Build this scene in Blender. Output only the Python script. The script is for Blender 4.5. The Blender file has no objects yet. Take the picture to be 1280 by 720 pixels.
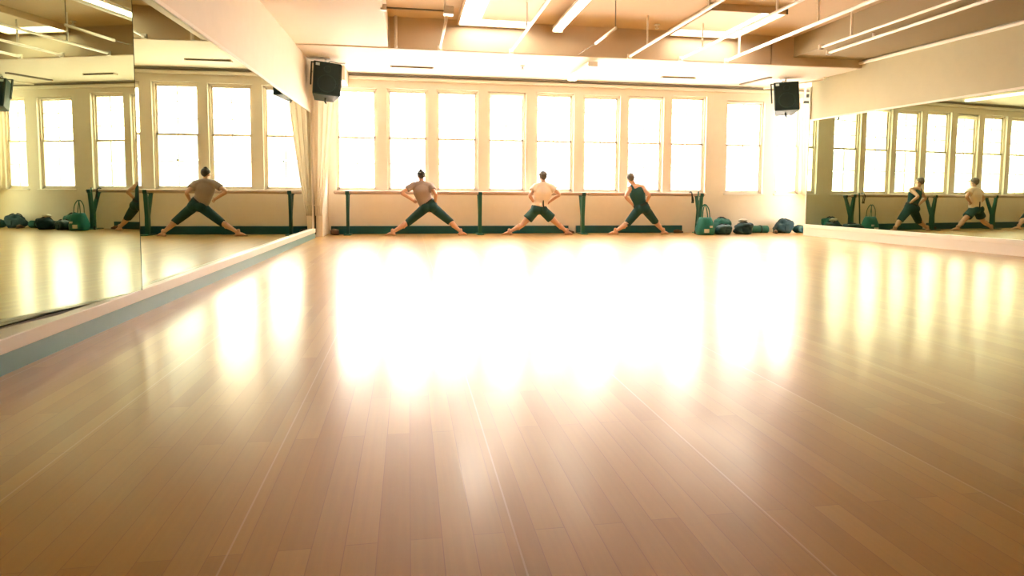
import bpy, bmesh, math, random
from mathutils import Vector, Matrix, noise
random.seed(4)
R = math.radians
C = bpy.context.scene.collection
scene = bpy.context.scene

# ------------------------------------------------------------------ materials
def mat(name, col, rough=.6, metal=0., bump=0., bscale=30., var=0., vscale=6., emit=None, estr=0., coat=0., ior=1.45, trans=0., sheen=0.):
    m = bpy.data.materials.new(name); m.use_nodes = True
    nt = m.node_tree; p = nt.nodes['Principled BSDF']
    p.inputs['Base Color'].default_value = (*col, 1)
    p.inputs['Roughness'].default_value = rough
    p.inputs['Metallic'].default_value = metal
    p.inputs['IOR'].default_value = ior
    p.inputs['Coat Weight'].default_value = coat
    p.inputs['Sheen Weight'].default_value = sheen
    if emit:
        p.inputs['Emission Color'].default_value = (*emit, 1)
        p.inputs['Emission Strength'].default_value = estr
    if var or bump:
        tc = nt.nodes.new('ShaderNodeTexCoord')
        n = nt.nodes.new('ShaderNodeTexNoise'); n.inputs['Scale'].default_value = vscale
        n.inputs['Detail'].default_value = 5
        nt.links.new(tc.outputs['Object'], n.inputs['Vector'])
        if var:
            mx = nt.nodes.new('ShaderNodeMix'); mx.data_type = 'RGBA'
            mx.inputs['A'].default_value = (*[c*(1-var) for c in col], 1)
            mx.inputs['B'].default_value = (*[min(1, c*(1+var)) for c in col], 1)
            nt.links.new(n.outputs['Fac'], mx.inputs['Factor'])
            nt.links.new(mx.outputs['Result'], p.inputs['Base Color'])
        if bump:
            n2 = nt.nodes.new('ShaderNodeTexNoise'); n2.inputs['Scale'].default_value = bscale
            n2.inputs['Detail'].default_value = 4
            nt.links.new(tc.outputs['Object'], n2.inputs['Vector'])
            b = nt.nodes.new('ShaderNodeBump'); b.inputs['Strength'].default_value = bump
            b.inputs['Distance'].default_value = .01
            nt.links.new(n2.outputs['Fac'], b.inputs['Height'])
            nt.links.new(b.outputs['Normal'], p.inputs['Normal'])
    return m

def thin_cloth(m):
    nt = m.node_tree; N = nt.nodes; L = nt.links; p = N['Principled BSDF']
    t = N.new('ShaderNodeBsdfTranslucent'); t.inputs['Color'].default_value = (.92, .86, .76, 1)
    mx = N.new('ShaderNodeMixShader'); mx.inputs[0].default_value = .5
    L.new(p.outputs[0], mx.inputs[1]); L.new(t.outputs[0], mx.inputs[2]); L.new(mx.outputs[0], N['Material Output'].inputs['Surface'])
M = {}
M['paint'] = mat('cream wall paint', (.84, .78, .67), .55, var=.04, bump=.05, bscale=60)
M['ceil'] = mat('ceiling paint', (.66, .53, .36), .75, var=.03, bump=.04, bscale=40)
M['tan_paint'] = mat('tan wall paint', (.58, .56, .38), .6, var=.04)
M['edge_shade'] = mat('ceiling paint darkened for shade', (.38, .33, .21), .75)  # dimness of the right ceiling edge is put into this darker colour
M['low_bounce_paint'] = mat('dark olive against bounce', (.16, .17, .09), .7)  # unseen end wall behind the camera, coloured dark to hold down bounced light
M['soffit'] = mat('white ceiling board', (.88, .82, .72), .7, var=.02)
M['trim'] = mat('white gloss paint', (.88, .84, .76), .35)
M['frame'] = mat('painted window wood', (.86, .76, .62), .4, var=.03)
M['pipe'] = mat('white painted steel pipe', (.92, .88, .78), .35)
M['mirror'] = mat('mirror silver', (.37, .43, .29), .0, metal=1.)
M['mirror'].node_tree.nodes['Principled BSDF'].inputs['Roughness'].default_value = .006
M['rail_wood'] = mat('barre wood', (.50, .38, .30), .4, var=.1, vscale=20)
M['teal_metal'] = mat('dark teal painted steel', (.010, .075, .07), .4)
M['green_metal'] = mat('green painted steel', (.022, .12, .085), .4)
M['kick'] = mat('dark teal kick panel', (.012, .10, .11), .35, var=.1)
M['black'] = mat('speaker black vinyl', (.010, .045, .045), .5, bump=.2, bscale=200)
M['grille'] = mat('speaker grille', (.008, .03, .032), .6, bump=.4, bscale=300)
M['dark'] = mat('dark bracket steel', (.04, .06, .05), .4)
M['skin'] = mat('skin', (.62, .37, .26), .5, var=.06)
M['eye'] = mat('eye', (.7, .7, .68), .2)
M['hair_dark'] = mat('short dark hair', (.045, .045, .045), .6, bump=.6, bscale=120, var=.3, vscale=60)
M['hair_grey'] = mat('grey brown hair', (.12, .105, .09), .6, bump=.6, bscale=120, var=.3, vscale=60)
M['cap'] = mat('grey cap cloth', (.14, .125, .11), .8, var=.1, vscale=40)
M['shirt_grey'] = mat('grey tee cotton', (.36, .29, .26), .85, bump=.3, bscale=25, var=.08, sheen=.2)
M['shirt_white'] = mat('white tee cotton', (.80, .68, .58), .85, bump=.3, bscale=25, var=.06, sheen=.2)
M['vest'] = mat('dark teal vest jersey', (.012, .075, .08), .8, bump=.3, bscale=25, var=.15)
M['pants'] = mat('dark teal trouser cloth', (.008, .055, .055), .8, bump=.3, bscale=20, var=.2)
M['shorts'] = mat('dark navy green shorts cloth', (.012, .065, .065), .8, bump=.3, bscale=20, var=.25)
M['bag_teal'] = mat('teal nylon', (.012, .17, .15), .55, bump=.5, bscale=14, var=.3, vscale=14)
M['bag_dark'] = mat('dark teal nylon', (.008, .055, .06), .55, bump=.5, bscale=14, var=.3, vscale=14)
M['bag_navy'] = mat('deep blue green canvas', (.007, .045, .065), .7, bump=.5, bscale=14, var=.3, vscale=14)
M['mat_green'] = mat('green exercise mat foam', (.012, .12, .085), .7, bump=.2, bscale=80)
M['strap'] = mat('black webbing', (.02, .035, .035), .7)
M['brown'] = mat('brown leather', (.10, .055, .03), .6, var=.2)
M['light_cloth'] = mat('pale grey cloth', (.6, .6, .55), .8)
M['curtain'] = mat('cream curtain cotton', (.90, .84, .72), .85)
thin_cloth(M['curtain'])
M['lamp'] = mat('fluorescent glow', (.95, .93, .88), .4, emit=(1, .93, .80), estr=5.)
M['diffuser'] = mat('fixture panel', (.80, .66, .47), .6, emit=(1, .85, .6), estr=.10)
M['vent_dark'] = mat('vent slot', (.25, .22, .17), .6)
M['sticker'] = mat('pale sticker', (.65, .78, .80), .5)
M['facade_glass'] = mat('distant window glass', (.10, .11, .13), .1)
M['roof_tar'] = mat('distant street grey', (.5, .48, .45), .9)

def wood_floor():
    m = bpy.data.materials.new('oak strip floor'); m.use_nodes = True
    nt = m.node_tree; N = nt.nodes; L = nt.links; p = N['Principled BSDF']
    tc = N.new('ShaderNodeTexCoord')
    mp = N.new('ShaderNodeMapping'); mp.inputs['Rotation'].default_value = (0, 0, R(90))
    L.new(tc.outputs['Object'], mp.inputs['Vector'])
    b = N.new('ShaderNodeTexBrick')
    b.offset = .37; b.offset_frequency = 2; b.squash = 1
    b.inputs['Scale'].default_value = 1
    b.inputs['Brick Width'].default_value = 1.15
    b.inputs['Row Height'].default_value = .082
    b.inputs['Mortar Size'].default_value = .0012
    b.inputs['Mortar Smooth'].default_value = .3
    b.inputs['Bias'].default_value = 0
    b.inputs['Color1'].default_value = (.54, .30, .08, 1)
    b.inputs['Color2'].default_value = (.63, .37, .105, 1)
    b.inputs['Mortar'].default_value = (.47, .25, .08, 1)
    L.new(mp.outputs['Vector'], b.inputs['Vector'])
    # long grain
    mg = N.new('ShaderNodeMapping'); mg.inputs['Scale'].default_value = (60, 2.2, 1)
    L.new(tc.outputs['Object'], mg.inputs['Vector'])
    g = N.new('ShaderNodeTexNoise'); g.inputs['Scale'].default_value = 1; g.inputs['Detail'].default_value = 6
    L.new(mg.outputs['Vector'], g.inputs['Vector'])
    rp = N.new('ShaderNodeMapRange'); rp.inputs['To Min'].default_value = .90; rp.inputs['To Max'].default_value = 1.08
    L.new(g.outputs['Fac'], rp.inputs['Value'])
    mul = N.new('ShaderNodeMix'); mul.data_type = 'RGBA'; mul.blend_type = 'MULTIPLY'; mul.inputs['Factor'].default_value = 1
    L.new(b.outputs['Color'], mul.inputs['A']); L.new(rp.outputs['Result'], mul.inputs['B'])
    # pale long joints between floor sections
    sx = N.new('ShaderNodeSeparateXYZ'); L.new(tc.outputs['Object'], sx.inputs[0])
    ad = N.new('ShaderNodeMath'); ad.operation = 'ADD'; ad.inputs[1].default_value = .45 + 7.2
    L.new(sx.outputs['X'], ad.inputs[0])
    md = N.new('ShaderNodeMath'); md.operation = 'MODULO'; md.inputs[1].default_value = .72
    L.new(ad.outputs[0], md.inputs[0])
    lt = N.new('ShaderNodeMath'); lt.operation = 'LESS_THAN'; lt.inputs[1].default_value = .005
    L.new(md.outputs[0], lt.inputs[0])
    ml = N.new('ShaderNodeMath'); ml.operation = 'MULTIPLY'; ml.inputs[1].default_value = .45
    L.new(lt.outputs[0], ml.inputs[0])
    seam = N.new('ShaderNodeMix'); seam.data_type = 'RGBA'; seam.inputs['B'].default_value = (.80, .58, .33, 1)
    L.new(ml.outputs[0], seam.inputs['Factor']); L.new(mul.outputs['Result'], seam.inputs['A'])
    # broad wear patches
    w = N.new('ShaderNodeTexNoise'); w.inputs['Scale'].default_value = .7; w.inputs['Detail'].default_value = 4
    L.new(tc.outputs['Object'], w.inputs['Vector'])
    wr = N.new('ShaderNodeMapRange'); wr.inputs['To Min'].default_value = .88; wr.inputs['To Max'].default_value = 1.1
    L.new(w.outputs['Fac'], wr.inputs['Value'])
    m2 = N.new('ShaderNodeMix'); m2.data_type = 'RGBA'; m2.blend_type = 'MULTIPLY'; m2.inputs['Factor'].default_value = 1
    L.new(seam.outputs['Result'], m2.inputs['A']); L.new(wr.outputs['Result'], m2.inputs['B'])
    L.new(m2.outputs['Result'], p.inputs['Base Color'])
    # varnish
    rr = N.new('ShaderNodeMapRange'); rr.inputs['To Min'].default_value = .34; rr.inputs['To Max'].default_value = .40
    L.new(g.outputs['Fac'], rr.inputs['Value']); L.new(rr.outputs['Result'], p.inputs['Roughness'])
    p.inputs['IOR'].default_value = 1.55
    p.inputs['Coat Weight'].default_value = .7; p.inputs['Coat Roughness'].default_value = .20
    bp = N.new('ShaderNodeBump'); bp.inputs['Strength'].default_value = .05; bp.inputs['Distance'].default_value = .002
    L.new(b.outputs['Fac'], bp.inputs['Height']); bp.invert = True
    L.new(bp.outputs['Normal'], p.inputs['Normal'])
    return m
M['floor'] = wood_floor()

def brick():
    m = bpy.data.materials.new('pale pink brick'); m.use_nodes = True
    nt = m.node_tree; N = nt.nodes; L = nt.links; p = N['Principled BSDF']; p.inputs['Roughness'].default_value = .9
    tc = N.new('ShaderNodeTexCoord'); mp = N.new('ShaderNodeMapping'); mp.inputs['Rotation'].default_value = (R(90), 0, 0)
    L.new(tc.outputs['Object'], mp.inputs['Vector'])
    b = N.new('ShaderNodeTexBrick'); b.inputs['Scale'].default_value = 1
    b.inputs['Brick Width'].default_value = .9; b.inputs['Row Height'].default_value = .32; b.inputs['Mortar Size'].default_value = .03
    b.inputs['Color1'].default_value = (.62, .47, .42, 1); b.inputs['Color2'].default_value = (.75, .62, .56, 1)
    b.inputs['Mortar'].default_value = (.85, .82, .78, 1)
    L.new(mp.outputs['Vector'], b.inputs['Vector']); L.new(b.outputs['Color'], p.inputs['Base Color'])
    return m
M['brick'] = brick()

def glass():
    m = bpy.data.materials.new('window glass'); m.use_nodes = True
    nt = m.node_tree; N = nt.nodes; L = nt.links
    N.remove(N['Principled BSDF']); out = N['Material Output']
    t = N.new('ShaderNodeBsdfTransparent'); t.inputs['Color'].default_value = (.97, .98, .96, 1)
    g = N.new('ShaderNodeBsdfGlossy'); g.inputs['Roughness'].default_value = .02
    lw = N.new('ShaderNodeLayerWeight'); lw.inputs['Blend'].default_value = .5
    pw = N.new('ShaderNodeMath'); pw.operation = 'POWER'; pw.inputs[1].default_value = 5
    L.new(lw.outputs['Facing'], pw.inputs[0])
    f = N.new('ShaderNodeMath'); f.operation = 'MULTIPLY_ADD'; f.inputs[1].default_value = .6; f.inputs[2].default_value = .03
    L.new(pw.outputs[0], f.inputs[0])
    mx = N.new('ShaderNodeMixShader')
    L.new(f.outputs[0], mx.inputs[0]); L.new(t.outputs[0], mx.inputs[1]); L.new(g.outputs[0], mx.inputs[2])
    L.new(mx.outputs[0], out.inputs['Surface'])
    return m
M['glass'] = glass()

# ------------------------------------------------------------------ helpers
def obj(name, bm, m, parent=None, smooth=False, bevel=0.):
    me = bpy.data.meshes.new(name); bmesh.ops.recalc_face_normals(bm, faces=bm.faces)
    bm.to_mesh(me); bm.free()
    if smooth:
        for p in me.polygons: p.use_smooth = True
    me.materials.append(M[m])
    o = bpy.data.objects.new(name, me); C.objects.link(o)
    if parent: o.parent = parent
    if bevel:
        b = o.modifiers.new('bevel', 'BEVEL'); b.width = bevel; b.segments = 2; b.limit_method = 'ANGLE'
    return o
def NB(): return bmesh.new()
def each(name, bm, m, parent, smooth=False, bevel=0.):
    """one object per loose piece"""
    left = set(bm.verts); out = []
    while left:
        st = [left.pop()]; grp = set(st)
        while st:
            v = st.pop()
            for e in v.link_edges:
                w = e.other_vert(v)
                if w not in grp: grp.add(w); st.append(w)
        left -= grp; nb = bmesh.new(); mp = {v: nb.verts.new(v.co) for v in sorted(grp, key=lambda q: q.index)}
        fs = set(f for v in grp for f in v.link_faces)
        for f in fs: nb.faces.new([mp[v] for v in f.verts])
        out.append(obj(name, nb, m, parent, smooth, bevel))
    bm.free(); return out
def thing(name, label, cat, loc=(0, 0, 0), rz=0, group=None):
    o = bpy.data.objects.new(name, None); C.objects.link(o); o.location = loc; o.rotation_euler = (0, 0, rz)
    o.empty_display_size = .1
    return tag(o, label, cat, group)
def tag(o, label, cat, group=None):
    o['label'] = label; o['category'] = cat
    if group: o['group'] = group
    return o
def struct(name, bm, m, parent=None, label=None, bevel=0):
    o = obj(name, bm, m, parent, bevel=bevel)
    if not parent: o['kind'] = 'structure'; o['label'] = label; o['category'] = name.split('_')[0]
    return o
def box(bm, a, b):
    (x0, y0, z0), (x1, y1, z1) = a, b
    v = [bm.verts.new(p) for p in ((x0,y0,z0),(x1,y0,z0),(x1,y1,z0),(x0,y1,z0),(x0,y0,z1),(x1,y0,z1),(x1,y1,z1),(x0,y1,z1))]
    for f in ((0,1,2,3),(4,5,6,7),(0,1,5,4),(1,2,6,5),(2,3,7,6),(3,0,4,7)): bm.faces.new([v[i] for i in f])
def plan(bm, pts, z0, z1):
    lo = [bm.verts.new((x, y, z0)) for x, y in pts]; hi = [bm.verts.new((x, y, z1)) for x, y in pts]
    bm.faces.new(lo); bm.faces.new(hi)
    for i in range(len(pts)):
        j = (i+1) % len(pts); bm.faces.new([lo[i], lo[j], hi[j], hi[i]])
def ring_tube(bm, rings):
    prev = None; first = None
    for r in rings:
        vs = [bm.verts.new(p) for p in r]
        if prev:
            n = len(vs)
            for i in range(n): bm.faces.new([prev[i], prev[(i+1) % n], vs[(i+1) % n], vs[i]])
        else: first = vs
        prev = vs
    bm.faces.new(first); bm.faces.new(prev)
def cr(p0, p1, p2, p3, t):
    return .5*((2*p1)+(-p0+p2)*t+(2*p0-5*p1+4*p2-p3)*t*t+(-p0+3*p1-3*p2+p3)*t**3)
def tube(bm, pts, rad, n=12, sub=4, ref=Vector((0, 1, 0)), caps=True):
    """rad: list of float or (side, depth)"""
    P = [Vector(p) for p in pts]
    if not isinstance(rad, (list, tuple)): rad = [rad]*len(P)
    Rr = [Vector((r, r)) if not isinstance(r, (list, tuple)) else Vector(r) for r in rad]
    if len(P) > 2 and sub > 1:
        Q = []; S = []
        for i in range(len(P)-1):
            a = P[max(i-1, 0)]; d = P[min(i+2, len(P)-1)]; ra = Rr[max(i-1, 0)]; rd = Rr[min(i+2, len(P)-1)]
            for k in range(sub):
                t = k/sub; Q.append(cr(a, P[i], P[i+1], d, t)); S.append(cr(ra, Rr[i], Rr[i+1], rd, t))
        Q.append(P[-1]); S.append(Rr[-1]); P, Rr = Q, S
    dirs = []
    for i in range(len(P)):
        d = P[min(i+1, len(P)-1)]-P[max(i-1, 0)]; dirs.append(d.normalized())
    rings = []
    def ring(c, d, r):
        s = d.cross(ref)
        if s.length < .05: s = d.cross(Vector((1, 0, 0)))
        s.normalize(); u = s.cross(d).normalized()
        return [c+s*math.cos(2*math.pi*k/n)*r.x+u*math.sin(2*math.pi*k/n)*r.y for k in range(n)]
    if caps:
        m = min(Rr[0].x, Rr[0].y)
        for q in (.25, .7): rings.append(ring(P[0]-dirs[0]*m*.9*(1-q*q)**.5*.9, dirs[0], Rr[0]*q))
    for c, d, r in zip(P, dirs, Rr): rings.append(ring(c, d, r))
    if caps:
        m = min(Rr[-1].x, Rr[-1].y)
        for q in (.7, .25): rings.append(ring(P[-1]+dirs[-1]*m*.9*(1-q*q)**.5*.9, dirs[-1], Rr[-1]*q))
    ring_tube(bm, rings)
def cyl(bm, a, b, r, n=14, r2=None):
    tube(bm, [a, b], [r, r if r2 is None else r2], n=n, sub=1, caps=False)
def blob(bm, c, r, rot=None, n=(20, 14), power=1., nz=0., nscale=6., flat=None):
    """super-ellipsoid; power <1 gives boxier"""
    c = Vector(c); cols = []
    def sp(v): return math.copysign(abs(v)**power, v)
    for i in range(1, n[1]):
        th = math.pi*i/n[1]-math.pi/2; row = []
        for k in range(n[0]):
            ph = 2*math.pi*k/n[0]
            v = Vector((sp(math.cos(th))*sp(math.cos(ph))*r[0], sp(math.cos(th))*sp(math.sin(ph))*r[1], sp(math.sin(th))*r[2]))
            if nz: v *= 1+nz*noise.noise((v+c)*nscale)+nz*.5*noise.noise((v+c)*nscale*2.3)
            if flat is not None: v.z = max(v.z, flat)
            if rot: v = rot @ v
            row.append(c+v)
        cols.append(row)
    ring_tube(bm, cols)
def wood_clean(o): return o

# ------------------------------------------------------------------ layout of the room
H = .9
D = 13.5                      # window wall
def XL(y): return -1.82 + .0191*(y-12.75)          # face of the left wall
def XR(y): return 8.5 + (D-y)*math.tan(R(5))       # face of the right wall
YB = -11.
ZS = 3.34; ZC = 3.87; YBEAM = 11.1

bm = NB(); box(bm, (-3, YB, -.15), (11.2, D+.35, 0)); f = struct('floor', bm, 'floor', label='glossy varnished oak strip floor of the dance studio')
bm = NB(); box(bm, (-3, YB, ZC), (11.2, D+.35, ZC+.2)); struct('ceiling', bm, 'ceil', label='cream painted high ceiling of the dance studio')
bm = NB(); box(bm, (-2.4, YBEAM, ZS), (9.9, D, ZC)); struct('ceiling_beam', bm, 'soffit', label='lowered white ceiling band along the window wall')
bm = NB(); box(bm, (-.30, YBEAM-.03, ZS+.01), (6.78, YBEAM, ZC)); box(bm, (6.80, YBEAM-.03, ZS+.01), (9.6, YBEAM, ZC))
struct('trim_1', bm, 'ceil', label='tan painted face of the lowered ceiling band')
bm = NB(); plan(bm, [(-2.5, YB), (-.33, YB), (-.33, YBEAM-.0), (-2.5, YBEAM)], ZS+.02, ZC); struct('ceiling_side', bm, 'soffit', label='lowered white ceiling along the left mirror wall')
bm = NB(); plan(bm, [(7.25, YB), (11, YB), (11, YBEAM), (7.25, YBEAM)], 3.50, ZC); struct('ceiling_edge', bm, 'edge_shade', label='lowered ceiling along the right mirror wall, coloured darker for shade')

SEAM = 4.82; AB = R(9.6); PB = (XL(4.45)+.004, 4.45)
def XB(y): return PB[0]+(y-PB[1])*math.tan(AB)     # the turned mirror panel nearest the camera
bm = NB(); plan(bm, [(XL(YB)-.16, YB), (XL(YB)-.16, 2.85), (XB(2.85)-.002, 2.85), (XB(SEAM)-.002, SEAM), (XL(SEAM), SEAM), (XL(D), D), (XL(D)-.6, D), (XL(YB)-.6, YB)], 0, ZC); struct('wall_left', bm, 'paint', label='cream wall behind the left mirrors')
YE = 12.42
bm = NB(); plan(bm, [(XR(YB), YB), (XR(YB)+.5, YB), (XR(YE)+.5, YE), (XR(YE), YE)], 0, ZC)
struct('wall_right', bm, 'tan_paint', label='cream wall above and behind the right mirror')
bm = NB(); box(bm, (9.45, YE-.1, 0), (9.75, D, ZC)); struct('wall_corner', bm, 'paint', label='short side wall of the curtained window corner')
bm = NB(); box(bm, (-3, YB-.2, 0), (11.2, YB, ZC)); struct('wall_front', bm, 'low_bounce_paint', label='unseen end wall facing the windows, coloured dark to cut bounced light')

WIN = [(-1.49, -.64, 3.04), (-.44, .42, 3.05), (.59, 1.485, 3.06), (1.695, 2.527, 3.05), (2.742, 3.614, 3.07),
       (3.816, 4.672, 3.05), (4.841, 5.699, 3.06), (5.872, 6.73, 3.10), (7.226, 8.172, 3.03), (8.50, 9.12, 3.05)]
ZSILL = .90
bm = NB()
xs = -2.4
box(bm, (-2.4, D, 0), (9.8, D+.3, ZSILL)); box(bm, (-2.4, D, 3.10), (9.8, D+.3, ZC))
for x0, x1, zt in WIN:
    box(bm, (xs, D, ZSILL), (x0, D+.3, 3.10))
    if zt < 3.0999: box(bm, (x0, D, zt), (x1, D+.3, 3.10))
    xs = x1
box(bm, (xs, D, ZSILL), (9.8, D+.3, 3.10))
struct('wall_back', bm, 'paint', label='cream window wall with narrow piers behind the barre')

def window(i, x0, x1, zt):
    bm = NB(); y0, y1 = D+.06, D+.15; t = .035
    box(bm, (x0, y0, ZSILL), (x0+t, y1, zt)); box(bm, (x1-t, y0, ZSILL), (x1, y1, zt))
    box(bm, (x0, y0, zt-t), (x1, y1, zt)); box(bm, (x0, y0, ZSILL), (x1, y1, ZSILL+.03))
    w = struct('window_%d' % i, bm, 'frame', label='tall sash window number %d counted along the window wall from the curtained column' % i)
    mid = 2.02
    for nm, za, zb, ya in (('upper_sash', mid-.02, zt-t, D+.10), ('lower_sash', ZSILL+.03, mid+.02, D+.075)):
        bm = NB(); s = .035; xa, xb = x0+t, x1-t
        box(bm, (xa, ya, za), (xa+s, ya+.03, zb)); box(bm, (xb-s, ya, za), (xb, ya+.03, zb))
        box(bm, (xa, ya, za), (xb, ya+.03, za+.045)); box(bm, (xa, ya, zb-.04), (xb, ya+.03, zb))
        cx = (xa+xb)/2; box(bm, (cx-.008, ya+.006, za), (cx+.008, ya+.024, zb))
        rows = 3 if nm == 'upper_sash' else 2
        for k in range(1, rows):
            z = za+(zb-za)*k/rows; box(bm, (xa, ya+.006, z-.008), (xb, ya+.024, z+.008))
        obj(nm, bm, 'frame', w)
        bm = NB(); box(bm, (xa+.01, ya+.013, za+.01), (xb-.01, ya+.017, zb-.01)); obj('glass', bm, 'glass', w)
    bm = NB(); box(bm, (x0-.04, D-.05, ZSILL-.03), (x1+.04, D+.09, ZSILL)); obj('sill', bm, 'trim', w, bevel=.006)
    return w
for i, a in enumerate(WIN): window(i+1, *a)

# thin blinds rolled at the tops of two windows
for k, (i, drop) in enumerate(((3, .13), (6, .09), (8, .05))):
    x0, x1, zt = WIN[i]
    bm = NB(); box(bm, (x0+.045, D+.04, zt-drop), (x1-.045, D+.046, zt-.03))
    o = thing('roller_blind', ['cream roller blind pulled a little down on the fourth window from the left column',
        'cream roller blind pulled a little down on the seventh window from the left column',
        'cream roller blind rolled up over the single window right of the wide pier'][k], 'blind', (0, 0, 0), group='roller blinds on the window wall')
    obj('fabric', bm, 'curtain', o)
    bm = NB(); cyl(bm, (x0+.04, D+.035, zt-.03), (x1-.04, D+.035, zt-.03), .022); obj('roller', bm, 'trim', o, True)

# curtain rail / conduit over the windows
t = thing('curtain_rail', 'long cream rail running above all the windows', 'rail')
bm = NB(); box(bm, (-1.2, D-.07, 3.21), (9.4, D, 3.27)); obj('rail', bm, 'pipe', t, bevel=.01)
bm = NB(); cyl(bm, (-1.2, D-.06, 3.295), (9.4, D-.06, 3.295), .014); obj('conduit', bm, 'vent_dark', t, True)

# corner column
YC = 12.62
bm = NB(); plan(bm, [(XL(YC)-.03, YC), (-1.655, YC), (-1.655, D), (XL(YC)-.03, D)], 0, ZS); struct('wall_column', bm, 'paint', label='white square column between left mirrors and windows', bevel=.01)
bm = NB(); box(bm, (-1.655, 12.75, 3.06), (-1.22, D-.001, ZS)); struct('trim_2', bm, 'paint', label='short boxed beam beside the corner column')
bm = NB(); cyl(bm, (XL(YC)+.03, YC-.03, 0.05), (XL(YC)+.03, YC-.03, 3.18), .014)
o = thing('cable', 'thin dark cable clipped up the edge of the corner column', 'cable')
obj('wire', bm, 'dark', o, True)
bm = NB()
for z in (.6, 1.3, 2.0, 2.6, 3.15): box(bm, (XL(YC)+.01, YC-.05, z), (XL(YC)+.05, YC+.0, z+.03))
each('clip', bm, 'dark', o)

# kick panels along the foot of the window wall
for k, (a, b) in enumerate(((-1.60, 3.50), (3.68, 6.18))):
    bm = NB(); box(bm, (a, D-.06, 0), (b, D, .165)); o = struct('baseboard_back', bm, 'kick', label=['long dark teal baseboard left of the gap under the barre', 'shorter dark teal baseboard right of the gap under the barre'][k], bevel=.006)
bm = NB(); box(bm, (6.18, D-.02, 0), (9.45, D, .10)); struct('baseboard_back', bm, 'paint', label='cream baseboard behind the row of bags')

# ------------------------------------------------------------------ mirrors
def wall_strip(bm, X, ya, yb, o0, o1, z0, z1, sgn):
    plan(bm, [(X(ya)+sgn*o0, ya), (X(yb)+sgn*o0, yb), (X(yb)+sgn*o1, yb), (X(ya)+sgn*o1, ya)], z0, z1)
def mirror(ya, yb, X, sgn, z0, z1, label, cat='mirror'):
    t = thing('wall_mirror', label, cat)
    bm = NB(); wall_strip(bm, X, ya+.004, yb-.004, 0.001, .02, z0, z1, sgn); obj('glass', bm, 'mirror', t)
    bm = NB(); wall_strip(bm, X, ya, yb, .001, .032, z1, z1+.035, sgn); obj('top_trim', bm, 'pipe', t)
    return t
mirror(SEAM, 12.30, XL, 1, .18, 2.36, 'tall left wall mirror reaching from the seam to the corner column')
mirror(2.90, SEAM, XB, 1, .18, 2.46, 'left wall mirror nearest the camera, in front of the seam')
bm = NB(); plan(bm, [(XL(-1.5), -1.5), (XL(3.93), 3.93), (XB(2.9)-.0, 2.9), (XL(-1.5)-.17, -1.5)], .12, .178); struct('trim_3', bm, 'pipe', label='cream shelf in front of the turned left mirror')
bm = NB(); plan(bm, [(XB(SEAM)-.004, SEAM+.0), (XB(SEAM)+.022, SEAM), (XL(SEAM)+.022, SEAM+.025), (XL(SEAM), SEAM+.025)], .18, ZC-.5); struct('trim_4', bm, 'dark', label='dark upright joint between the two left mirrors')
mirror(-2.0, YE, XR, -1, .24, 2.47, 'long mirror on the right wall reflecting the windows and dancers')
for X, sgn, ya, yb, z, lab in ((XL, 1, -1.5, 12.34, .18, 'low ledge under the left mirrors, cream top over grey green face'),
                         (XR, -1, -2.0, YE, .24, 'low white ledge under the right mirror')):
    t = thing('mirror_ledge', lab, 'ledge')
    bm = NB(); wall_strip(bm, X, ya, yb, 0.001, .075, z-.075, z, sgn); obj('top_rail', bm, 'pipe', t, bevel=.004)
    bm = NB(); wall_strip(bm, X, ya, yb, 0.001, .065, 0, z-.075, sgn)
    m = 'ledge' if sgn == 1 else 'trim'
    if sgn == 1: M['ledge'] = mat('grey green painted board', (.20, .36, .34), .4)
    obj('face_board', bm, m, t)
t = thing('corner_trim', 'white upright trim on the end of the right mirror wall', 'trim')
bm = NB(); box(bm, (XR(YE)-.03, YE, 0), (XR(YE)+.05, YE+.035, 3.2)); obj('board', bm, 'trim', t, bevel=.004)

# ------------------------------------------------------------------ curtains
def curtain(name, label, top, bot, y, z_top, z_bot, folds, amp, mat_='curtain', skew=0., n=60, hem=None):
    bm = NB(); rows = 28; grid = []
    for j in range(rows+1):
        v = j/rows; e = v**1.25
        xa = top[0]+(bot[0]-top[0])*e; xb = top[1]+(bot[1]-top[1])*e; row = []
        for i in range(n+1):
            u = i/n
            zb = z_bot if hem is None else hem[0]+(hem[1]-hem[0])*u
            z = z_top+(zb-z_top)*v
            a = amp*(.35+.65*v if bot[1]-bot[0] >= .2 else 1-.3*v)
            x = xa+(xb-xa)*u + skew*v*(u-.5)
            row.append(bm.verts.new((x, y+a*math.sin(u*folds*2*math.pi+.6*math.sin(3*v))+.3*a*math.sin(u*folds*4.7*math.pi+2), z)))
        grid.append(row)
    for j in range(rows):
        for i in range(n): bm.faces.new([grid[j][i], grid[j][i+1], grid[j+1][i+1], grid[j+1][i]])
    t = thing(name, label, 'curtain'); o = obj('drape', bm, mat_, t, True)
    s = o.modifiers.new('solid', 'SOLIDIFY'); s.thickness = .006
    return t
t = curtain('curtain', 'cream curtain drawn to the corner column and gathered to a point above the floor', (-1.84, -1.33), (-1.78, -1.66), 12.50, 3.16, .42, 4, .022)
bm = NB(); tube(bm, [(-1.79, 12.47, .62), (-1.74, 12.45, .63), (-1.69, 12.47, .62), (-1.66, 12.53, .62), (-1.72, 12.56, .62), (-1.79, 12.53, .62), (-1.79, 12.47, .62)], .012, n=8); obj('tie_band', bm, 'curtain', t, True)
t = curtain('curtain', 'cream curtain hanging in the right window corner beside the mirror', (8.95, 9.36), (9.02, 9.36), 13.30, 3.22, .8, 5, .035, hem=(.93, .70))

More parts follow.
